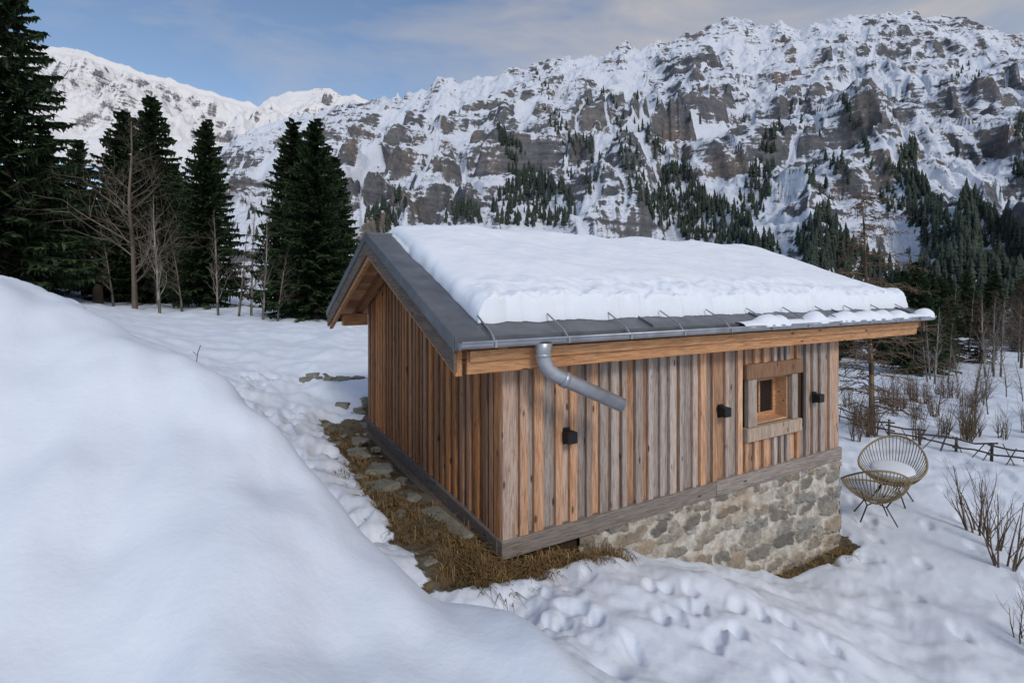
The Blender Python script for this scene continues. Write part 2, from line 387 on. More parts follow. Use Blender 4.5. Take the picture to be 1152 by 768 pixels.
# forest on the mountain : one merged mesh
def cone_tree(seed):
    r=np.random.default_rng(seed); V=[];Fc=[];T=[]
    L=6
    for k in range(L):
        z0=.06+k/L*.86; z1=min(1,z0+.30); R=.17*(1-z0)**.8+.015; n=7; o=r.random()*6
        b=len(V)
        for j in range(n):
            rr_=R*(1 if j%2 else .6)*r.uniform(.8,1.2); a=o+2*math.pi*j/n
            V.append((math.cos(a)*rr_,math.sin(a)*rr_,z0-r.random()*.04)); T.append(r.random()*.8)
        V.append((0,0,z1)); T.append(.9*r.random())
        for j in range(n): Fc.append((b+j,b+(j+1)%n,b+n))
    return np.array(V),np.array(Fc),np.array(T)
protos=[cone_tree(i) for i in range(5)]
patches=[(600,228,56,28,260,0),(583,190,15,44,110,.5),(622,130,10,45,34,.4),(765,228,42,30,230,0),(805,255,50,18,200,0),(705,170,12,55,60,.3),(740,180,10,30,34,.5),(855,205,18,48,120,-.3),
 (965,158,9,34,34,.4),(1015,200,20,38,110,-.3),(1045,250,30,46,210,.4),(1110,272,46,40,400,.5),(1150,180,12,40,44,0),(925,272,36,26,150,0),(1085,325,110,26,420,0),(960,312,60,22,190,0),
 (840,285,44,14,80,0),(450,235,10,18,20,0),(1085,85,26,9,14,0),(520,245,24,10,40,0),(430,250,26,16,50,0),(930,200,30,18,26,0),(300,255,110,25,60,0),(1200,250,40,60,150,0),(-60,200,100,60,80,0),(880,130,60,30,14,0),(720,120,90,30,16,0),(655,190,30,30,40,0)]
Vs=[];Fs=[];Ts=[];off=0
for (cx,cy,rx,ry,cnt,lean) in patches:
    a=rng.random(cnt)*2*np.pi; q=np.sqrt(rng.random(cnt))**.8*1.15
    PY=cy+np.sin(a)*q*ry; PX=cx+np.cos(a)*q*rx*(.35+.65*np.clip((PY-cy+ry)/(2*ry),0,1))+lean*(PY-cy)
    b=(PX-576)/F; ys=np.linspace(165,1150,260); Bm,Ym=np.meshgrid(b,ys)
    Bm=Bm.T;Ym=Ym.T
    zz,t,_=main_mt(Bm*Ym,Ym); el=np.where(t<1,(zz-H)/Ym,-9); want=(326-PY)/F
    idx=np.argmax(el>want[:,None],axis=1)
    for j in range(cnt):
        if el[j,idx[j]]<want[j]-.01: continue
        y=ys[idx[j]]+random.uniform(-3,3); x=b[j]*y; z=zz[j,idx[j]]-1.5
        V0,F0,T0=protos[random.randrange(5)]; h=random.uniform(5,13)*(.7+.3*min(1,y/500))
        Vs.append(V0*np.array([h*1.1,h*1.1,h])+np.array([x,y,z])); Fs.append(F0+off); off+=len(V0); Ts.append(np.clip(T0*.6+random.random()*.4,0,1))
obj("distant_forest",npmesh("distant_forest",np.concatenate(Vs),np.concatenate(Fs),{"tint":np.concatenate(Ts)},False,M_far))

# ---------------------------------------------------------------- near trees
def spruce_mesh(name,seed,R=.2,whorls=58,mat=None,dens=1.0,gap=.12):
    """unit height spruce"""
    r=np.random.default_rng(seed); P=[];T=[];S=[]
    for k in range(whorls):
        z=.05+.94*(k/whorls)**.95; prof=R*((1-z)**.75)*(.45+.55*min(1,(z+.12)/.25)); nb=int(7+4*(1-z))
        lo=r.random()*6
        for j in range(nb):
            if r.random()<gap: continue
            a=lo+2*math.pi*j/nb+r.normal()*.2; L=prof*r.uniform(.5,1.2)+.008
            droop=r.uniform(.15,.5)*(1-z*.6); up=.25*z
            ns=int(5+L*60*dens)
            zz=z+r.normal()*.010
            for q in range(ns):
                s=(q+1)/ns
                px_=math.cos(a)*L*s; py_=math.sin(a)*L*s; pz=zz+L*(up*s-droop*s*s+.18*s**4)
                wd=L*.28*(1-s*.75)*r.uniform(.3,1.0)+.004
                for sd in(-1,1,0):
                    aa=a+sd*r.uniform(.5,1.1); ln=wd*r.uniform(.7,1.3)+.004
                    tip=(px_+math.cos(aa)*ln,py_+math.sin(aa)*ln,pz-ln*r.uniform(.1,.9))
                    w=.006+.004*r.random(); nx,ny=-math.sin(aa)*w,math.cos(aa)*w
                    P.append(((px_+nx,py_+ny,pz-r.random()*.006),(px_-nx,py_-ny,pz-r.random()*.006),tip))
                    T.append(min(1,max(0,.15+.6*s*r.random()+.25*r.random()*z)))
                w=.006+.005*r.random(); ln=.012+.022*r.random()
                P.append(((px_+math.cos(a)*w,py_+math.sin(a)*w,pz),(px_-math.cos(a)*w,py_-math.sin(a)*w,pz),(px_+r.normal()*.003,py_+r.normal()*.003,pz-ln)))
                T.append(.4*r.random())
            S.append(((0,0,zz),(math.cos(a)*L*.8,math.sin(a)*L*.8,zz+L*(up*.8-droop*.64)),.0025,.0008))
    for k in range(10): S.append(((0,0,k*.1-.05),(0,0,k*.1+.05),.014*(1-k*.1)+.001,.014*(1-(k+1)*.1)+.001))
    V=np.array(P).reshape(-1,3); Fc=np.arange(len(V)).reshape(-1,3)
    lm=npmesh(name+"_needles",V,Fc,{"tint":np.repeat(T,3)},False,mat or M_spr)
    return lm,segs_mesh(name+"_wood",S,M_bark,4)
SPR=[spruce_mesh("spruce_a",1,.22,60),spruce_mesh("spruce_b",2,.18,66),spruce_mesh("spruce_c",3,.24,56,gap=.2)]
def put_spruce(name,px,d,h,v,r=1.0,base=None,parent=None):
    x=(px-576)/F*d; z=(gz(x,d) if base is None else base)-.1
    if parent is None:
        e=empty(name,(x,d,z),random.random()*6); 
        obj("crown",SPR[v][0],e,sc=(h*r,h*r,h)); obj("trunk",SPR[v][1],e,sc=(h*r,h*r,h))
    else:
        rz=random.random()*6
        obj("crown",SPR[v][0],parent,(x,d,z),rz,(h*r,h*r,h)); obj("trunk",SPR[v][1],parent,(x,d,z),rz,(h*r,h*r,h))
for (px,d,h,v,r) in [(8,28,17.5,2,1.15),(140,37,14.2,0,1.25),(170,36,15.0,0,1.15),(232,33,12.4,1,1.2),(330,29,11.4,1,1.3),(354,28,11.2,1,1.4),(376,30,9.8,0,1.1),(88,42,12.5,0,1.1),(195,41,11.0,0,1.1),(50,36,11,0,1.3)]:
    put_spruce("spruce_tree",px,d,h,v,r)
fe=empty("spruce_forest")
for k in range(26):
    put_spruce("s",random.uniform(-260,235),random.uniform(46,70),random.uniform(7,12),random.randrange(3),1.25,parent=fe)
for (px,d,h,v) in [(845,82,15.5,0),(825,90,15,1),(800,95,14.5,0),(1030,60,13.5,0),(1047,66,12.5,1),(1015,72,13,0),(1060,75,12,2),(925,70,12,1),(905,75,12,0)]:
    put_spruce("s",px,d,h,v,1.3,parent=fe)
# bare trees
def grow(S,p,d,L,r,lvl,rs,maxl=4,spread=.7,up=.12,kids=(4,7)):
    n=5; pts=[np.array(p,float)]; d=np.array(d,float)
    for i in range(n):
        d=d+rs.normal(size=3)*.10+np.array([0,0,up*.3]); d/=np.linalg.norm(d)
        q=pts[-1]+d*L/n; S.append((pts[-1],q,r*(1-i/n*.7),r*(1-(i+1)/n*.7))); pts.append(q)
    if lvl>=maxl: return
    for k in range(rs.integers(*kids)):
        i=rs.integers(1,n+1); s=rs.normal(size=3); s-=d*s.dot(d); s/=np.linalg.norm(s)+1e-6
        nd=d*(1-spread*.6)+s*spread; nd[2]+=up; nd/=np.linalg.norm(nd)
        grow(S,pts[i],nd,L*rs.uniform(.45,.7),r*.45*(1-(i/n)*.3),lvl+1,rs,maxl,spread,up,kids)
def bare_mesh(name,seed,mat,h=1.0,r=.014,trunkb=22,L=.33,spread=.75,up=.25,minz=.15,kids=(3,6)):
    rs=np.random.default_rng(seed); S=[]; p=np.array([0,0,-.02]); d=np.array([0,0,1.]); N_=14; pts=[p]
    for i in range(N_):
        d=d+rs.normal(size=3)*.035; d[2]+=.05; d/=np.linalg.norm(d); q=pts[-1]+d/N_; S.append((pts[-1],q,r*(1-i/N_*.85),r*(1-(i+1)/N_*.85))); pts.append(q)
    for k in range(trunkb):
        f=minz+(1-minz)*(k+rs.random())/trunkb; f=min(f,.98); i=int(f*N_); pp_=pts[i]+(pts[min(i+1,N_)]-pts[i])*(f*N_-i)
        a=rs.random()*6.28; nd=np.array([math.cos(a)*spread,math.sin(a)*spread,up+.3]); nd/=np.linalg.norm(nd)
        grow(S,pp_,nd,L*(1.15-f)*rs.uniform(.6,1.1),r*.4*(1.1-f),1,rs,3,.7,up*.4,kids)
    return segs_mesh(name,S,mat,3)
BT=[bare_mesh("bare_tree_a",11,M_bare,trunkb=30,L=.42,r=.016,kids=(4,8)),bare_mesh("bare_tree_b",12,M_birch,trunkb=20,L=.22,spread=.45,up=.6),bare_mesh("bare_tree_c",13,M_bare,trunkb=24,L=.3)]
def put_bare(px,d,h,v,parent=None,name="bare_tree"):
    x=(px-576)/F*d; obj(name if parent is None else "tree",BT[v],parent,(x,d,gz(x,d)-.05),random.random()*6,h)
for (px,d,h,v) in [(152,29,10.8,0),(180,27,6.5,1),(205,30,5.5,2),(245,28,6,1),(268,27,5.2,2),(283,27.5,6.2,1),(296,26,5.5,1),(312,26,4.2,2),(128,30,6,2)]:
    put_bare(px,d,h,v)
be=empty("bare_woodland")
for k in range(34):
    put_bare(random.uniform(900,1330),random.uniform(60,105),random.uniform(6,12),random.choice([0,1,2,2]),be)
for k in range(10):
    put_bare(random.uniform(1040,1260),random.uniform(36,56),random.uniform(4,7),random.choice([1,2,2]),be)
for px in (1108,1118,1126): put_bare(px,58,9.5,1,be)
for k in range(12): put_bare(random.uniform(60,260),random.uniform(34,44),random.uniform(3,6),2,be)
# larch mass
LM=spruce_mesh("larch_far",21,.2,40,M_larch,.6,.3)
le=empty("larch_woodland")
for k in range(34):
    px=random.uniform(890,1330); d=random.uniform(68,115); x=(px-576)/F*d
    obj("larch",LM[0],le,(x,d,gz(x,d)-.2),random.random()*6,random.uniform(8,13))
for k in range(30):
    put_spruce("s",random.uniform(900,1330),random.uniform(85,145),random.uniform(9,15),random.randrange(3),1.2,parent=fe)
# near larch
def larch_mesh(seed):
    rs=np.random.default_rng(seed); S=[]; 
    N_=16; pts=[np.array([0,0,-.02])]; d=np.array([-.03,0,1.])
    for i in range(N_):
        d=d+rs.normal(size=3)*.015; d/=np.linalg.norm(d); q=pts[-1]+d/N_; r=.012; S.append((pts[-1],q,r*(1-i/N_*.85),r*(1-(i+1)/N_*.85))); pts.append(q)
    for k in range(84):
        f=.08+.91*k/84; i=min(int(f*N_),N_-1); p=pts[i]+(pts[i+1]-pts[i])*(f*N_-i); a=rs.random()*6.28
        L=.29*(1-f)**.55*rs.uniform(.4,1.15)+.025; prev=p; m=8; dr=rs.uniform(.1,.5)
        for s in range(m):
            u=(s+1)/m; q=p+np.array([math.cos(a)*L*u,math.sin(a)*L*u,L*(.15*u-dr*u*u+.1*u**3)])+rs.normal(size=3)*.003
            S.append((prev,q,.0032*(1-u*.7)*(1.2-f*.6),.0032*(1-u*.85)*(1.2-f*.6)))
            for z_ in range(3):
                aa=a+rs.choice([-1,1])*rs.uniform(.4,1.2); l=L*.3*rs.uniform(.4,1)*(1-u*.5); e=q+np.array([math.cos(aa)*l,math.sin(aa)*l,-l*rs.uniform(-.2,.9)])
                S.append((q,e,.0015,.0007)); 
                g=e+rs.normal(size=3)*.012; S.append((e,g,.0009,.0004))
            prev=q
    return segs_mesh("larch_near",S,leafmat("larch_twig",(.08,.055,.038),(.25,.18,.12)),3)
x,y,_=W(981,470,18); obj("larch_tree",larch_mesh(5),None,(x,y,gz(x,y)),0.4,(9.5,9.5,8.8))
# shrubs
def shrub_mesh(name,seed,stems=14,kids=(2,5),mat=None,lean=.35,r=.011):
    rs=np.random.default_rng(seed); S=[]
    for k in range(stems):
        a=rs.random()*6.28; nd=np.array([math.cos(a)*lean*rs.random(),math.sin(a)*lean*rs.random(),1.]); nd/=np.linalg.norm(nd)
        grow(S,(math.cos(a)*.08,math.sin(a)*.08,-.05),nd,rs.uniform(.5,1),r,2,rs,4,.55,.25,kids)
    return segs_mesh(name,S,mat or M_shrub,4)
SH=[shrub_mesh("shrub_a",1,9,(2,4),r=.014),shrub_mesh("shrub_b",2,14,(2,5),r=.010),shrub_mesh("shrub_c",3,6,(2,4),r=.014)]
for (px,py,d,h,v) in [(1098,590,10.2,1.4,0),(1130,640,8.8,1.4,0),(1118,610,9.6,1.2,2)]:
    x=(px-576)/F*d; obj("bare_shrub",SH[v],None,(x,d,gz(x,d)),random.random()*6,h)
for (px,d,h) in [(1150,6.6,.75),(1175,6.3,1.1)]:
    x=(px-576)/F*d; obj("bare_shrub",SH[2],None,(x,d,gz(x,d)),random.random()*6,h)
he=empty("hedge_scrub")
for k in range(64):
    px=random.uniform(950,1300); d=random.uniform(16.5,28); x=(px-576)/F*d
    obj("shrub",SH[1],he,(x,d,gz(x,d)),random.random()*6,random.uniform(.8,1.8))
for k in range(8):
    px=random.uniform(1050,1200); d=random.uniform(18,28); x=(px-576)/F*d
    obj("shrub",BT[2],he,(x,d,gz(x,d)),random.random()*6,random.uniform(2.2,3.4))

# ---------------------------------------------------------------- fence
mb=MB(); pts=[]
for (px,d) in [(935,20),(965,18.2),(1000,17),(1035,16.2),(1075,15.5),(1115,14.9),(1155,14.4),(1200,14),(1250,13.8)]:
    x=(px-576)/F*d; pts.append((x,d,gz(x,d)))
for i,(x,y,z) in enumerate(pts):
    lx=random.uniform(-.08,.08)
    mb.tube([(x,y,z-.3),(x+lx,y,z+random.uniform(.5,.66))],[.045,.035],6,random.random())
    if i:
        a=pts[i-1]
        for hh_ in(.24,.47): mb.tube([(a[0]-.15,a[1]-.06,a[2]+hh_+random.uniform(-.07,.07)),((a[0]+x)/2,(a[1]+y)/2-.06,(a[2]+z)/2+hh_+random.uniform(-.05,.03)),(x+.15,y-.06,z+hh_+random.uniform(-.07,.07))],.026,6,random.random())
        for s in range(random.randint(1,3)):
            u=random.random(); cx=a[0]+(x-a[0])*u; cy=a[1]+(y-a[1])*u-.1; cz=a[2]+(z-a[2])*u; q=random.uniform(-.3,.3)
            mb.tube([(cx-q,cy,cz-.05),(cx+q,cy,cz+random.uniform(.45,.62))],.014,5,random.random())
mb.make("wooden_fence",M_fence)

# ---------------------------------------------------------------- hut
hut=empty("wooden_hut",(AX,AY,0),RZ)
LX,LY=6.98,6.59; RX0,RX1=-.85,9.5; V0,V1,VR=-.45,7.05,3.3; SL=.383
def rt(v): return 4.0-SL*abs(v-VR)
WX0,WX1,WZ0,WZ1=4.60,5.55,.84,1.60   # window opening
core=MB()
core.box(.01,WX0,0.005,.28,-.3,2.45,.3); core.box(WX1,LX,0.005,.28,-.3,2.45,.3)
core.box(WX0,WX1,0.005,.28,-.3,WZ0,.3); core.box(WX0,WX1,0.005,.28,WZ1,2.45,.3)
core.box(.01,LX,LY-.2,LY,-.3,2.45,.3)
for xa,xb in((.01,.2),(LX-.2,LX)):
    n0=len(core.v)
    core.v+=[(xa,.28,-.3),(xa,LY-.2,-.3),(xa,LY-.2,2.56),(xa,VR,3.76),(xa,.28,2.60),(xb,.28,-.3),(xb,LY-.2,-.3),(xb,LY-.2,2.56),(xb,VR,3.76),(xb,.28,2.60)]
    core.t+=[.3]*10; core.f+=[(n0+4,n0+3,n0+2,n0+1,n0),(n0+5,n0+6,n0+7,n0+8,n0+9)]+[(n0+i,n0+(i+1)%5,n0+5+(i+1)%5,n0+5+i) for i in range(5)]
dark=wood("wood_core",(.07,.04,.025),(.10,.065,.035),(.07,.055,.05),'z')
core.make("wall_core",dark,hut)
def board_layout(L,lo=.15,hi=.28):
    xs=[];x=.0
    while x<L-.05:
        w=random.uniform(lo,hi); w=min(w,L-x); xs.append((x,x+w)); x+=w
    return xs
mb=MB()
def vboard(x0,x1,y0,y1,z0,z1,t):
    if x1>WX0-.24 and x0<WX1+.24:
        mb.box(x0,x1,y0,y1,z0,WZ0-.2,t); mb.box(x0,x1,y0,y1,WZ1+.2,z1,t)
    else: mb.box(x0,x1,y0,y1,z0,z1,t)
lay=board_layout(LX,.16,.30)
for (a,b) in lay:
    vboard(a+.005,b-.005,-.028-random.uniform(0,.006),.002,.1,2.46,random.random())
for i,(a,b) in enumerate(lay):
    if i==0: continue
    w=random.uniform(.07,.13); c=a+random.uniform(-.014,.014)
    vboard(c-w/2,c+w/2,-.078-random.uniform(0,.012),-.036,.1,2.46,random.random())
mb.box(-.075,.11,-.086,-.037,.1,2.46,.62); mb.box(LX-.12,LX+.05,-.08,-.037,.1,2.46,.6)
mb.make("long_wall_boards",M_long,hut,.004)
mb=MB()
def gb(y0,y1,x0,x1,z0,t,top=.15):
    za=rt(y0)-top; zb=rt(y1)-top
    mb.poly8([(x0,y0,z0),(x1,y0,z0),(x1,y1,z0),(x0,y1,z0),(x0,y0,za),(x1,y0,za),(x1,y1,zb),(x0,y1,zb)],t)
for X0,sg in((0,-1),(LX,1)):
    lay=board_layout(LY)
    for i,(a,b) in enumerate(lay):
        o=.028+random.uniform(0,.006); gb(a+.005,b-.005,min(X0,X0+sg*o),max(X0,X0+sg*o)+.001,.1,random.random())
        if i:
            w=random.uniform(.08,.12); p=sorted((X0+sg*.036,X0+sg*(.070+random.uniform(0,.01)))); gb(a-w/2,a+w/2,p[0],p[1],.1,random.random(),.155)
gb(-.035,.12,-.082,-.037,.1,.7,.15)
mb.make("gable_wall_boards",M_gab,hut,.004)
mb=MB()
mb.box(-.10,3.6,-.115,-.005,-.09,.125,.4); mb.box(3.605,LX+.09,-.12,-.005,-.09,.135,.8)
mb.make("long_sill",M_sill,hut,.008)
mb=MB(); mb.box(-.114,-.005,-.003,LY+.05,-.085,.12,.4)
mb.box(-.25,-.12,.5,LY,-.2,-.06,.2)
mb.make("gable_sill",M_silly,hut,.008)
# roof
def slope(mb,x0,x1,v0,v1,o0,o1,t=.5):
    mb.poly8([(x0,v0,rt(v0)+o0),(x1,v0,rt(v0)+o0),(x1,v1,rt(v1)+o0),(x0,v1,rt(v1)+o0),(x0,v0,rt(v0)+o1),(x1,v0,rt(v0)+o1),(x1,v1,rt(v1)+o1),(x0,v1,rt(v1)+o1)],t)
mb=MB()
for a,b in((V0-.03,VR),(VR,V1+.03)):
    slope(mb,RX0,RX1,a,b,-.03,0)
    slope(mb,RX0-.012,RX0-.001,a,b,-.13,.02); slope(mb,RX1+.001,RX1+.012,a,b,-.13,.012)
    slope(mb,RX0+.001,RX0+.04,a,b,.001,.02)
for k in range(5):
    x=-.40+k*2.35
    for a,b in((V0,VR-.02),(VR+.02,V1)): slope(mb,x,x+.012,a,b,.001,.03)
mb.box(RX0,RX1,VR-.06,VR+.06,rt(VR)-.03,rt(VR)+.012,.5)
mb.box(RX0,RX1,V0-.045,V0-.033,rt(V0)-.13,rt(V0)-.002,.5)
mb.make("roof_metal",M_roof,hut)
mb=MB()
for a,b in((V0+.02,VR),(VR,V1-.02)):
    nn=int((b-a)/.18)
    for k in range(nn):
        slope(mb,RX0+.05,RX1-.05,a+(b-a)*k/nn+.002,a+(b-a)*(k+1)/nn-.002,-.10,-.034,random.random())
mb.make("roof_deck",M_beam,hut)
mb=MB()
for a,b in((V0,VR-.002),(VR+.002,V1)):
    slope(mb,RX0+.004,RX0+.045,a,b,-.36,-.05,.3)
    slope(mb,RX1-.045,RX1-.004,a,b,-.36,-.05,.3)
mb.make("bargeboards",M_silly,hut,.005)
mb=MB()
for a,b in((V0+.05,VR-.002),(VR+.002,V1-.05)):
    slope(mb,RX0+.047,RX0+.12,a,b,-.44,-.102,.7)
    for xx in(-.30,RX1-.9,RX1-1.6,RX1-.16): slope(mb,xx,xx+.12,a,b,-.28,-.102,random.random())
mb.make("rafters",M_beamy,hut,.005)
mb=MB()
for yc in(.10,VR,LY-.15):
    zt=rt(yc)-.285; mb.box(-.62,-.085,yc-.1,yc+.1,zt-.26,zt,.6); mb.box(LX+.085,RX1-.2,yc-.1,yc+.1,zt-.26,zt,.5)
mb.box(-.66,RX1-.16,-.375,-.325,2.15,2.40,.55)
mb.box(-.64,RX1-.18,-.41,-.378,2.285,2.405,.85)
mb.box(-.6,RX1-.3,-.32,-.09,2.24,2.28,.3)
mb.make("eave_beams",M_beam,hut,.006)
# window
mb=MB()
a,b,c,d=WX0,WX1,WZ0,WZ1
mb.box(a-.22,a-.002,-.105,-.02,c-.0,d+.02,.5); mb.box(b+.002,b+.16,-.105,-.02,c-.0,d+.02,.4)
mb.box(a-.28,b+.24,-.135,-.02,c-.22,c-.003,.75)
mb.make("window_frame",M_frame,hut,.008)
mb=MB(); mb.box(a-.3,b+.26,-.14,-.02,d+.023,d+.26,.1); mb.make("window_lintel",M_gab,hut,.008)
mb=MB()
mb.box(a+.001,a+.03,-.02,.24,c,d,.5);mb.box(b-.03,b-.001,-.02,.24,c,d,.9);mb.box(a+.032,b-.032,-.02,.24,c+.001,c+.03,.8);mb.box(a+.032,b-.032,-.02,.24,d-.03,d-.001,.3)
for (x0,x1,z0,z1) in((a+.032,a+.11,c+.03,d-.03),(b-.11,b-.032,c+.03,d-.03),(a+.112,b-.112,c+.03,c+.11),(a+.112,b-.112,d-.11,d-.03)): mb.box(x0,x1,.18,.23,z0,z1,.6)
mb.box((a+b)/2-.02,(a+b)/2+.02,.185,.225,c+.112,d-.112,.6)
mb.make("window_sash",M_beam,hut,.004)
mb=MB(); mb.box(a+.1,b-.1,.205,.212,c+.1,d-.1); mb.make("window_pane",M_glass,hut)
mb=MB()
for (x,z) in((.836,1.22),(3.74,1.19),(6.24,1.14)):
    mb.box(x-.075,x+.075,-.22,-.095,z-.07,z+.07); mb.box(x-.05,x+.05,-.1,-.062,z-.1,z+.1)
mb.make("wall_lamps",M_black,hut,.006)
# gutter
mb=MB(); gy,gzz=V0-.105,rt(V0)-.05; r=.075; nn=12
xs=[RX0+.02+k*(RX1-RX0)/40 for k in range(41)]
for rad,flip in((r,0),(r-.008,1)):
    bse=len(mb.v)
    for x in xs:
        for k in range(nn+1):
            an=math.pi+math.pi*k/nn; mb.v.append((x,gy+math.cos(an)*rad,gzz+math.sin(an)*rad)); mb.t.append(.5)
    for i in range(len(xs)-1):
        for k in range(nn):
            q=(bse+i*(nn+1)+k,bse+i*(nn+1)+k+1,bse+(i+1)*(nn+1)+k+1,bse+(i+1)*(nn+1)+k); mb.f.append(q if not flip else q[::-1])
for x in(xs[0],xs[-1]):
    bse=len(mb.v)
    for k in range(nn+1):
        an=math.pi+math.pi*k/nn; mb.v.append((x,gy+math.cos(an)*r,gzz+math.sin(an)*r)); mb.t.append(.5)
    mb.f.append(tuple(range(bse,bse+nn+1)))
mb.tube([(xs[0],gy-r,gzz+.004),(xs[-1],gy-r,gzz+.004)],.014,8)
mb.make("gutter",M_zinc,hut,smooth=True)
mb=MB()
for k in range(11):
    x=-.45+k*.93
    mb.tube([(x,V0-.17,rt(V0)-.06),(x,V0-.08,rt(V0)+.03),(x,V0+.26,rt(V0+.26)+.10)],.011,6)
    mb.box(x-.012,x+.012,gy-r-.012,gy-r+.004,gzz-.06,gzz+.02)
mb.make("snow_guard",M_zinc,hut)
mb=MB(); px0=.18
bez=[(px0,gy,gzz-.05),(px0,gy,gzz-.14),(px0+.01,gy,gzz-.25),(px0+.05,gy-.01,gzz-.34),(px0+.13,gy-.03,gzz-.41),(px0+.24,gy-.06,gzz-.465),(px0+.97,gy-.20,gzz-.81)]
mb.tube(bez,[.11,.086,.084,.084,.084,.084,.084],20,.5,cap=False)
mb.tube([(px0+.22,gy-.055,gzz-.455),(px0+.28,gy-.07,gzz-.485)],.094,20,.5)
mb.tube([(px0,gy,gzz-.17),(px0,gy,gzz-.20)],.094,20,.5)
o=mb.make("downpipe",M_zinc,hut,smooth=True); m=o.modifiers.new("s",'SOLIDIFY'); m.thickness=.006
# stone base
def stones(L,Hh,seed,nx,nz):
    r=np.random.default_rng(seed); pts=[]; z=0
    while z<Hh+.2:
        hrow=r.uniform(.14,.32); x=-.2
        while x<L+.2:
            w=r.uniform(.14,.72)*(hrow/.22)**.6; pts.append((x+w/2,z+hrow/2+r.normal()*.05,w,hrow*r.uniform(.75,1.15),r.normal()*.12)); x+=w
        z+=hrow
    pts=np.array(pts); gx,gz_=np.meshgrid(np.linspace(0,L,nx),np.linspace(0,Hh,nz))
    qx=gx+fbm(gx*5,gz_*5,4,seed,.6)*.045; qz=gz_+fbm(gx*5,gz_*5,4,seed+5,.6)*.04
    D=np.empty(gx.size); I=np.empty(gx.size,int)
    X_=qx.ravel();Z_=qz.ravel()
    for i in range(0,len(X_),4000):
        dx=X_[i:i+4000,None]-pts[:,0]; dz=Z_[i:i+4000,None]-pts[:,1]-dx*pts[:,4]
        ex=np.abs(dx)/(pts[:,2]/2); ez=np.abs(dz)/(pts[:,3]/2)
        d=(ex**4+ez**4)**(1/4)
        I[i:i+4000]=d.argmin(1); D[i:i+4000]=d.min(1)
    rv=r.random(len(pts))[I]; grow_=r.uniform(-.20,.05,len(pts))[I]
    edge=ss(.82,.93,D-grow_+fbm(gx.ravel()*11,gz_.ravel()*11,3,seed+20)*.10)
    small=r.random(len(pts))[I]<.08
    edge=np.maximum(edge,small*.92)
    disp=(1-edge)*(.022+.04*rv)+fbm(X_*7,Z_*7,4,seed+9,.6)*.016
    return gx.ravel(),gz_.ravel(),disp,r.random(len(pts))[I],edge
ZB=-2.3
sb=MB(); sb.box(1.1,LX+.04,-.03,LY,ZB,-.092,.5); sb.box(.02,1.1,.05,LY,ZB,-.31,.5)
sb.make("stone_core",M_slab,hut)
L=LX+.10-1.05; gx,gz_,dp,tn,ed=stones(L,-.094-ZB,3,620,240)
obj("stone_front",npmesh("stone_front",np.stack([gx+1.05,-.055-dp,gz_+ZB],-1),gridfaces(240,620),{"tint":tn,"mortar":ed},True,M_stone),hut)
gx,gz_,dp,tn,ed=stones(LY,-.094-ZB,4,420,160)
obj("stone_end",npmesh("stone_end",np.stack([LX+.07+dp,gx-.06,gz_+ZB],-1),gridfaces(160,420),{"tint":tn,"mortar":ed},True,M_stone),hut)
# roof snow
def roof_snow(name,x0,x1,v0,v1,T,nx,nv,seed,w=.17):
    gx,gv=np.meshgrid(np.linspace(0,1,nx),np.linspace(0,1,nv)); gv=gv**1.35
    e0=fbm(gx*14,gx*0+seed,5,seed,.6)*.06*(1-gv); 
    x=x0+(x1-x0)*gx+(fbm(gv*8,gv*0+3,3,seed+2)*.04)*(1-gx)
    v=v0+(v1-v0)*gv+e0
    d=np.minimum(np.minimum((x1-x0)*gx,(x1-x0)*(1-gx)),np.minimum((v1-v0)*gv,(v1-v0)*(1-gv)))
    k=np.clip(d/w,0,1); prof=np.sqrt(1-(1-k)**2)
    th=T*prof*(1+.2*fbm(x*.6,v*.6,2,seed+4)+.06*fbm(x*2.5,v*2.5,3,seed+5))
    th=th*(1+.28*fbm(x*3.5,v*3.5,3,seed+15)*ss(.9,.1,v-v0))
    rz=4.0-SL*np.sqrt((v-VR)**2+.06)
    z=rz+.015+th*(.85+.25*ss(0,.8,d))
    v=v-.10*np.sin(np.pi*np.clip(gv*(v1-v0)/.5,0,1))*prof*(1+.8*fbm(x*2.2,x*0,3,seed+8))*(gv*(v1-v0)<.5)
    V=np.stack([x,v,z],-1).reshape(-1,3); Vb=np.stack([x,v,rz*0+4.0-SL*np.abs(v-VR)+.004],-1).reshape(-1,3)
    Fc=gridfaces(nv,nx); Vv=np.concatenate([V,Vb]); F2=Fc[:,::-1]+len(V)
    idx=np.arange(nx*nv).reshape(nv,nx); ring=np.concatenate([idx[0,:],idx[1:,-1],idx[-1,-2::-1],idx[-2:0:-1,0]])
    rn=np.roll(ring,-1); side=np.stack([ring,ring+len(V),rn+len(V),rn],-1)
    obj(name,npmesh(name,Vv,np.concatenate([Fc,F2,side]),None,True,M_snow),hut)
roof_snow("roof_snow",-.44,RX1+.01,-.17,V1-.1,.27,620,330,3)
def blob_strip(name,x0,x1,seed):
    nx,nk=300,14; V=[]
    xs_=np.linspace(x0,x1,nx); h=.05+.10*np.clip(fbm(xs_*1.3,xs_*0,4,seed)+.35,0.05,1)*ss(0,.15,(xs_-x0)/(x1-x0)); h*=np.clip((x1-xs_)/.1,0,1)**.5
    for k in range(nk):
        a=math.pi*k/(nk-1); V.append(np.stack([xs_,gy+.07+np.cos(a)*(.13+.3*h)*(1+.15*pn(xs_*6,xs_*0+k*.4,seed)),gzz-.01+math.sin(a)*h*1.5],-1))
    V=np.stack(V,0).reshape(-1,3); obj(name,npmesh(name,V,gridfaces(nk,nx),None,True,M_snow),hut)
blob_strip("gutter_snow",3.6,RX1,44)

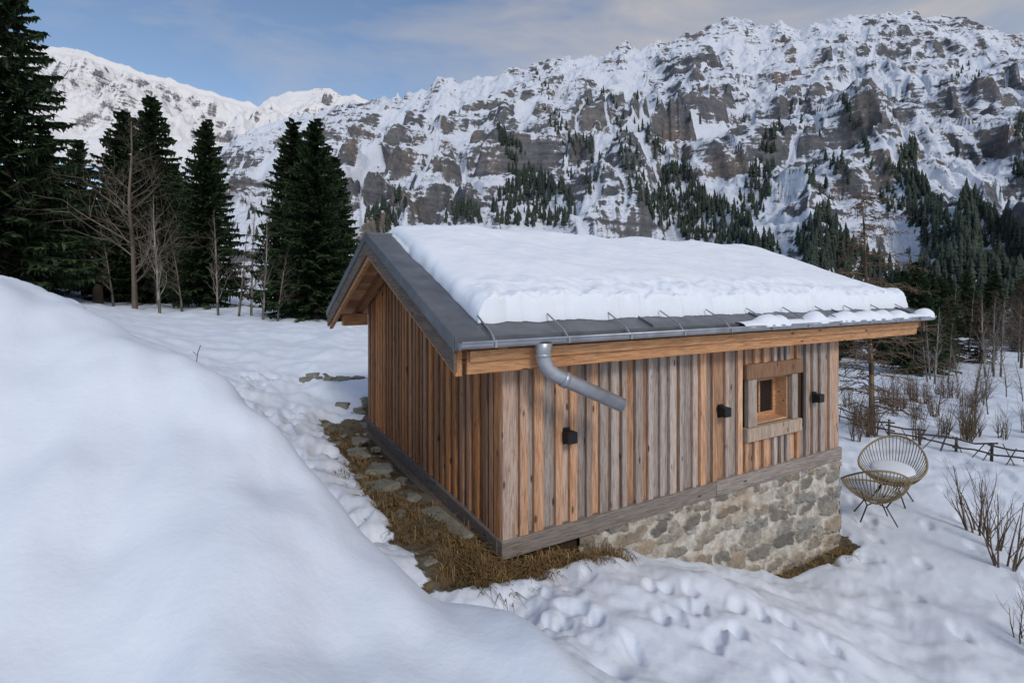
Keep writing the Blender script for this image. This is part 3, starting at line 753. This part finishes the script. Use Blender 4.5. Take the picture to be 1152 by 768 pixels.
# slabs / rocks
def rock(mbl,x,y,z,sx,sy,sz,seed,rz=0,lo=.72):
    r=random.Random(seed); n0=len(mbl.v)
    for (a,b,c) in((-1,-1,-1),(1,-1,-1),(1,1,-1),(-1,1,-1),(-1,-1,1),(1,-1,1),(1,1,1),(-1,1,1)):
        j=lambda:r.uniform(lo,1.05)
        lx,ly=a*sx*j(),b*sy*j(); mbl.v.append((x+lx*math.cos(rz)-ly*math.sin(rz),y+lx*math.sin(rz)+ly*math.cos(rz),z+c*sz*j())); mbl.t.append(.5)
    mbl.f+=[tuple(n0+i for i in q) for q in ((0,3,2,1),(4,5,6,7),(0,1,5,4),(1,2,6,5),(2,3,7,6),(3,0,4,7))]
for i,(u,v,sx_,sy_,sz_,a) in enumerate([(-.38,.85,.16,.55,.09,.1),(-.80,2.45,.22,.34,.08,.5),(-.62,3.35,.26,.27,.07,-.3),(-.78,4.15,.18,.36,.05,.2),(-.56,5.15,.22,.22,.05,-.4),(-.55,1.95,.17,.2,.05,.8)]):
    X_,Y_=hut2w(u,v); q=MB(); rock(q,0,0,0,sx_,sy_,sz_,i,a,.55); q.make("stone_step",M_slab,None,.035,loc=(X_,Y_,gz(X_,Y_)+.01),rz=RZ)
q=MB()
for i in range(96):
    if i<70: u=random.uniform(-1.3,-.25); v=random.uniform(-.3,6.4); X_,Y_=hut2w(u,v); s=random.uniform(.02,.09)
    elif i<82: X_=-4.9+random.gauss(0,.5); Y_=14.3+random.gauss(0,.2); s=random.uniform(.05,.16)
    else: X_=-3.5+random.gauss(0,.35); Y_=12.4+random.gauss(0,.3); s=random.uniform(.05,.14)
    rock(q,X_,Y_,gz(X_,Y_)+s*.1-.03,s*1.3,s,s*.7,i,random.random()*6)
q.make("loose_rocks",M_slab,None,.012)
# grass
def grass(name,cl,nb,lmax=.30):
    P=[]
    for i in range(nb):
        u0,v0,su_,sv_=random.choice(cl); u=random.gauss(u0,su_); v=random.gauss(v0,sv_)
        if u>-.12 and v>-.12 and u<7.2: continue
        X_,Y_=hut2w(u,v); P.append((X_,Y_))
    P=np.array(P); tuft=rng.integers(0,len(P)//14,len(P)); 
    V=[];Fc=[];T=[]
    cen=P[rng.integers(0,len(P),len(P)//14+1)]; zc=base_z(cen[:,0],cen[:,1])-.07; ca=rng.random(len(cen))*6.28; tc_=rng.random(len(cen))
    for i in range(len(P)):
        c=cen[tuft[i]]; x=c[0]+rng.normal()*.05; y=c[1]+rng.normal()*.05; z=zc[tuft[i]]
        a=ca[tuft[i]]+rng.normal()*.9; L=rng.uniform(.10,lmax); w=.005; dx,dy=math.cos(a),math.sin(a); k=rng.uniform(.4,1.3)
        b=len(V); nx_,ny_=-dy*w,dx*w
        m=(x+dx*L*.35*k,y+dy*L*.35*k,z+L*.62); e=(x+dx*L*k,y+dy*L*k,z+L*(.75-.45*k+.1))
        V+=[(x+nx_,y+ny_,z),(x-nx_,y-ny_,z),(m[0]-nx_*.8,m[1]-ny_*.8,m[2]),(m[0]+nx_*.8,m[1]+ny_*.8,m[2]),(e[0]-nx_*.2,e[1]-ny_*.2,e[2]),(e[0]+nx_*.2,e[1]+ny_*.2,e[2])]
        Fc+=[(b,b+1,b+2,b+3),(b+3,b+2,b+4,b+5)]; t=float(np.clip(.2+.6*tc_[tuft[i]]+rng.normal()*.15,0,1)); T+=[t]*6
    obj(name,npmesh(name,np.array(V),np.array(Fc),{"tint":np.array(T)},False,M_grass))
grass("dry_grass",[(-.4,-.3,.22,.16),(.3,-.35,.3,.12),(.95,-.42,.28,.12),(-.6,.6,.16,.4),(-1.0,1.8,.16,.6),(-.4,.1,.10,.3)],4200)
grass("dry_grass",[(5.4,-.3,.4,.06),(6.5,-.35,.4,.08),(-1.0,5.0,.15,.9),(-.9,3.2,.2,.7)],1700,.24)
mb=MB(); x,y,_=W(220,436,4.95); z=gz(x,y); mb.tube([(x,y,z-.05),(x+.02,y,z+.12),(x+.05,y,z+.20)],.004,5); mb.tube([(x+.02,y,z+.1),(x-.03,y,z+.14)],.003,4); mb.make("dry_stalk",M_shrub)
mb=MB(); x,y,_=W(110,332,32); z=gz(x,y); mb.tube([(x,y,z-.2),(x,y,z+1.0),(x,y,z+1.25)],[.30,.26,.1],9); mb.make("tree_stump",M_bark)

# ---------------------------------------------------------------- chairs
def chair(loc,rz,snow=False,s=1.0,tilt=0):
    e=empty("string_lounge_chair",loc,rz); e.scale=(s,s,s); e.rotation_euler=(tilt,0,rz)
    def rim(a):
        k=(math.sin(a)+1)/2
        return Vector((.62*math.cos(a)*(1-.12*k),.58*math.sin(a)+.12*k,.56+.62*k**1.6))
    def ring(a): return Vector((.10*math.cos(a),-.02+.10*math.sin(a),.30))
    mb=MB()
    for i in range(52):
        a=2*math.pi*i/52; p2=rim(a); p0=ring(a); c=Vector((p2.x*.82,p2.y*.82+.02,.30+(p2.z-.3)*.28)); pts=[]
        for k in range(9):
            t=k/8; pts.append(p0*(1-t)**2+c*2*t*(1-t)+p2*t*t)
        mb.tube(pts,.0085,5,random.random(),cap=False)
    mb.make("cords",M_cord,e,smooth=True)
    mb=MB(); n=48; mb.tube([rim(2*math.pi*k/n) for k in range(n+1)],.02,8,.6); mb.tube([ring(2*math.pi*k/16) for k in range(17)],.012,6,.4)
    mb.make("rim",M_cord,e,smooth=True)
    mb=MB()
    for a in(.7,2.44,3.9,5.5):
        top=Vector((.40*math.cos(a),.36*math.sin(a),.47+.1*(math.sin(a)>0))); mb.tube([ring(a)-Vector((0,0,.02)),Vector((.22*math.cos(a),.2*math.sin(a),.27)),top],.013,6)
        mb.tube([Vector((.22*math.cos(a),.2*math.sin(a),.27)),Vector((.42*math.cos(a),.40*math.sin(a),-.05))],.013,6)
    mb.make("legs",M_black,e,smooth=True)
    if snow:
        gr,ga=np.meshgrid(np.linspace(0,1,14),np.linspace(0,2*np.pi,40)); x=.40*gr*np.cos(ga); y=.36*gr*np.sin(ga)+.05
        top=.60+.10*np.sqrt(np.clip(1-gr**2,0,1))+.15*y; V=np.stack([x,y,top],-1).reshape(-1,3)
        Vb=np.stack([x*.9,y*.9,.34+.22*gr**2],-1).reshape(-1,3); f=gridfaces(40,14)
        obj("seat_snow",npmesh("seat_snow",np.concatenate([V,Vb]),np.concatenate([f,f+len(V)]),None,True,M_snow),e)
x,d=(984-576)/F*10.5,10.5; chair((x,d,gz(x,d)+.02),math.radians(160),False,1.0)
x,d=(1003-576)/F*11.6,11.6; chair((x,d,gz(x,d)+.02),math.radians(-50),True,1.08)

# ---------------------------------------------------------------- world / light / camera
EL,AZ=38,158
w=bpy.data.worlds.new("World"); bpy.context.scene.world=w; w.use_nodes=True; nt=w.node_tree; bg=nt.nodes["Background"]
sky=nt.nodes.new("ShaderNodeTexSky"); sky.sky_type='NISHITA'; sky.sun_disc=False; sky.sun_elevation=math.radians(EL); sky.sun_rotation=math.radians(AZ); sky.altitude=600; sky.dust_density=1.0
tc=nt.nodes.new("ShaderNodeTexCoord"); mp=nt.nodes.new("ShaderNodeMapping"); mp.inputs["Scale"].default_value=(1.0,1.0,3.2); mp.inputs["Location"].default_value=(.3,.1,0)
nz=nt.nodes.new("ShaderNodeTexNoise"); nz.inputs["Scale"].default_value=2.2; nz.inputs["Detail"].default_value=6; nz.inputs["Roughness"].default_value=.55; nz.inputs["Distortion"].default_value=.5
rp=nt.nodes.new("ShaderNodeValToRGB"); rp.color_ramp.elements[0].position=.40; rp.color_ramp.elements[1].position=.74; rp.color_ramp.elements[1].color=(.9,.9,.9,1)
sx=nt.nodes.new("ShaderNodeSeparateXYZ"); ad=nt.nodes.new("ShaderNodeMath"); ad.operation='MULTIPLY_ADD'; ad.inputs[1].default_value=.22
mx=nt.nodes.new("ShaderNodeMix"); mx.data_type='RGBA'; mx.inputs[7].default_value=(4.0,3.75,3.6,1)
l=nt.links.new; l(tc.outputs["Generated"],mp.inputs[0]); l(mp.outputs[0],nz.inputs["Vector"]); l(tc.outputs["Generated"],sx.inputs[0]); l(sx.outputs[0],ad.inputs[0]); l(nz.outputs["Fac"],ad.inputs[2]); l(ad.outputs[0],rp.inputs[0])
l(rp.outputs[0],mx.inputs[0]); l(sky.outputs[0],mx.inputs[6]); l(mx.outputs[2],bg.inputs[0]); bg.inputs[1].default_value=.14
sl=bpy.data.lights.new("sun",'SUN'); sl.energy=1.4; sl.angle=math.radians(15); sl.color=(1,.94,.87)
so=bpy.data.objects.new("sun",sl); link(so)
dv=Vector((math.sin(math.radians(AZ))*math.cos(math.radians(EL)),math.cos(math.radians(AZ))*math.cos(math.radians(EL)),math.sin(math.radians(EL))))
so.rotation_euler=dv.to_track_quat('Z','Y').to_euler()
cam=bpy.data.cameras.new("camera"); co=bpy.data.objects.new("camera",cam); link(co); co.location=(0,0,H); co.rotation_euler=(math.radians(90),0,0)
cam.sensor_width=36; cam.lens=F/1152*36; cam.shift_y=-(384-326)/1152; cam.clip_end=12000; cam.clip_start=.05
bpy.context.scene.camera=co
bpy.context.scene.view_settings.view_transform='Standard'
print("verts",sum(len(m.vertices) for m in bpy.data.meshes))
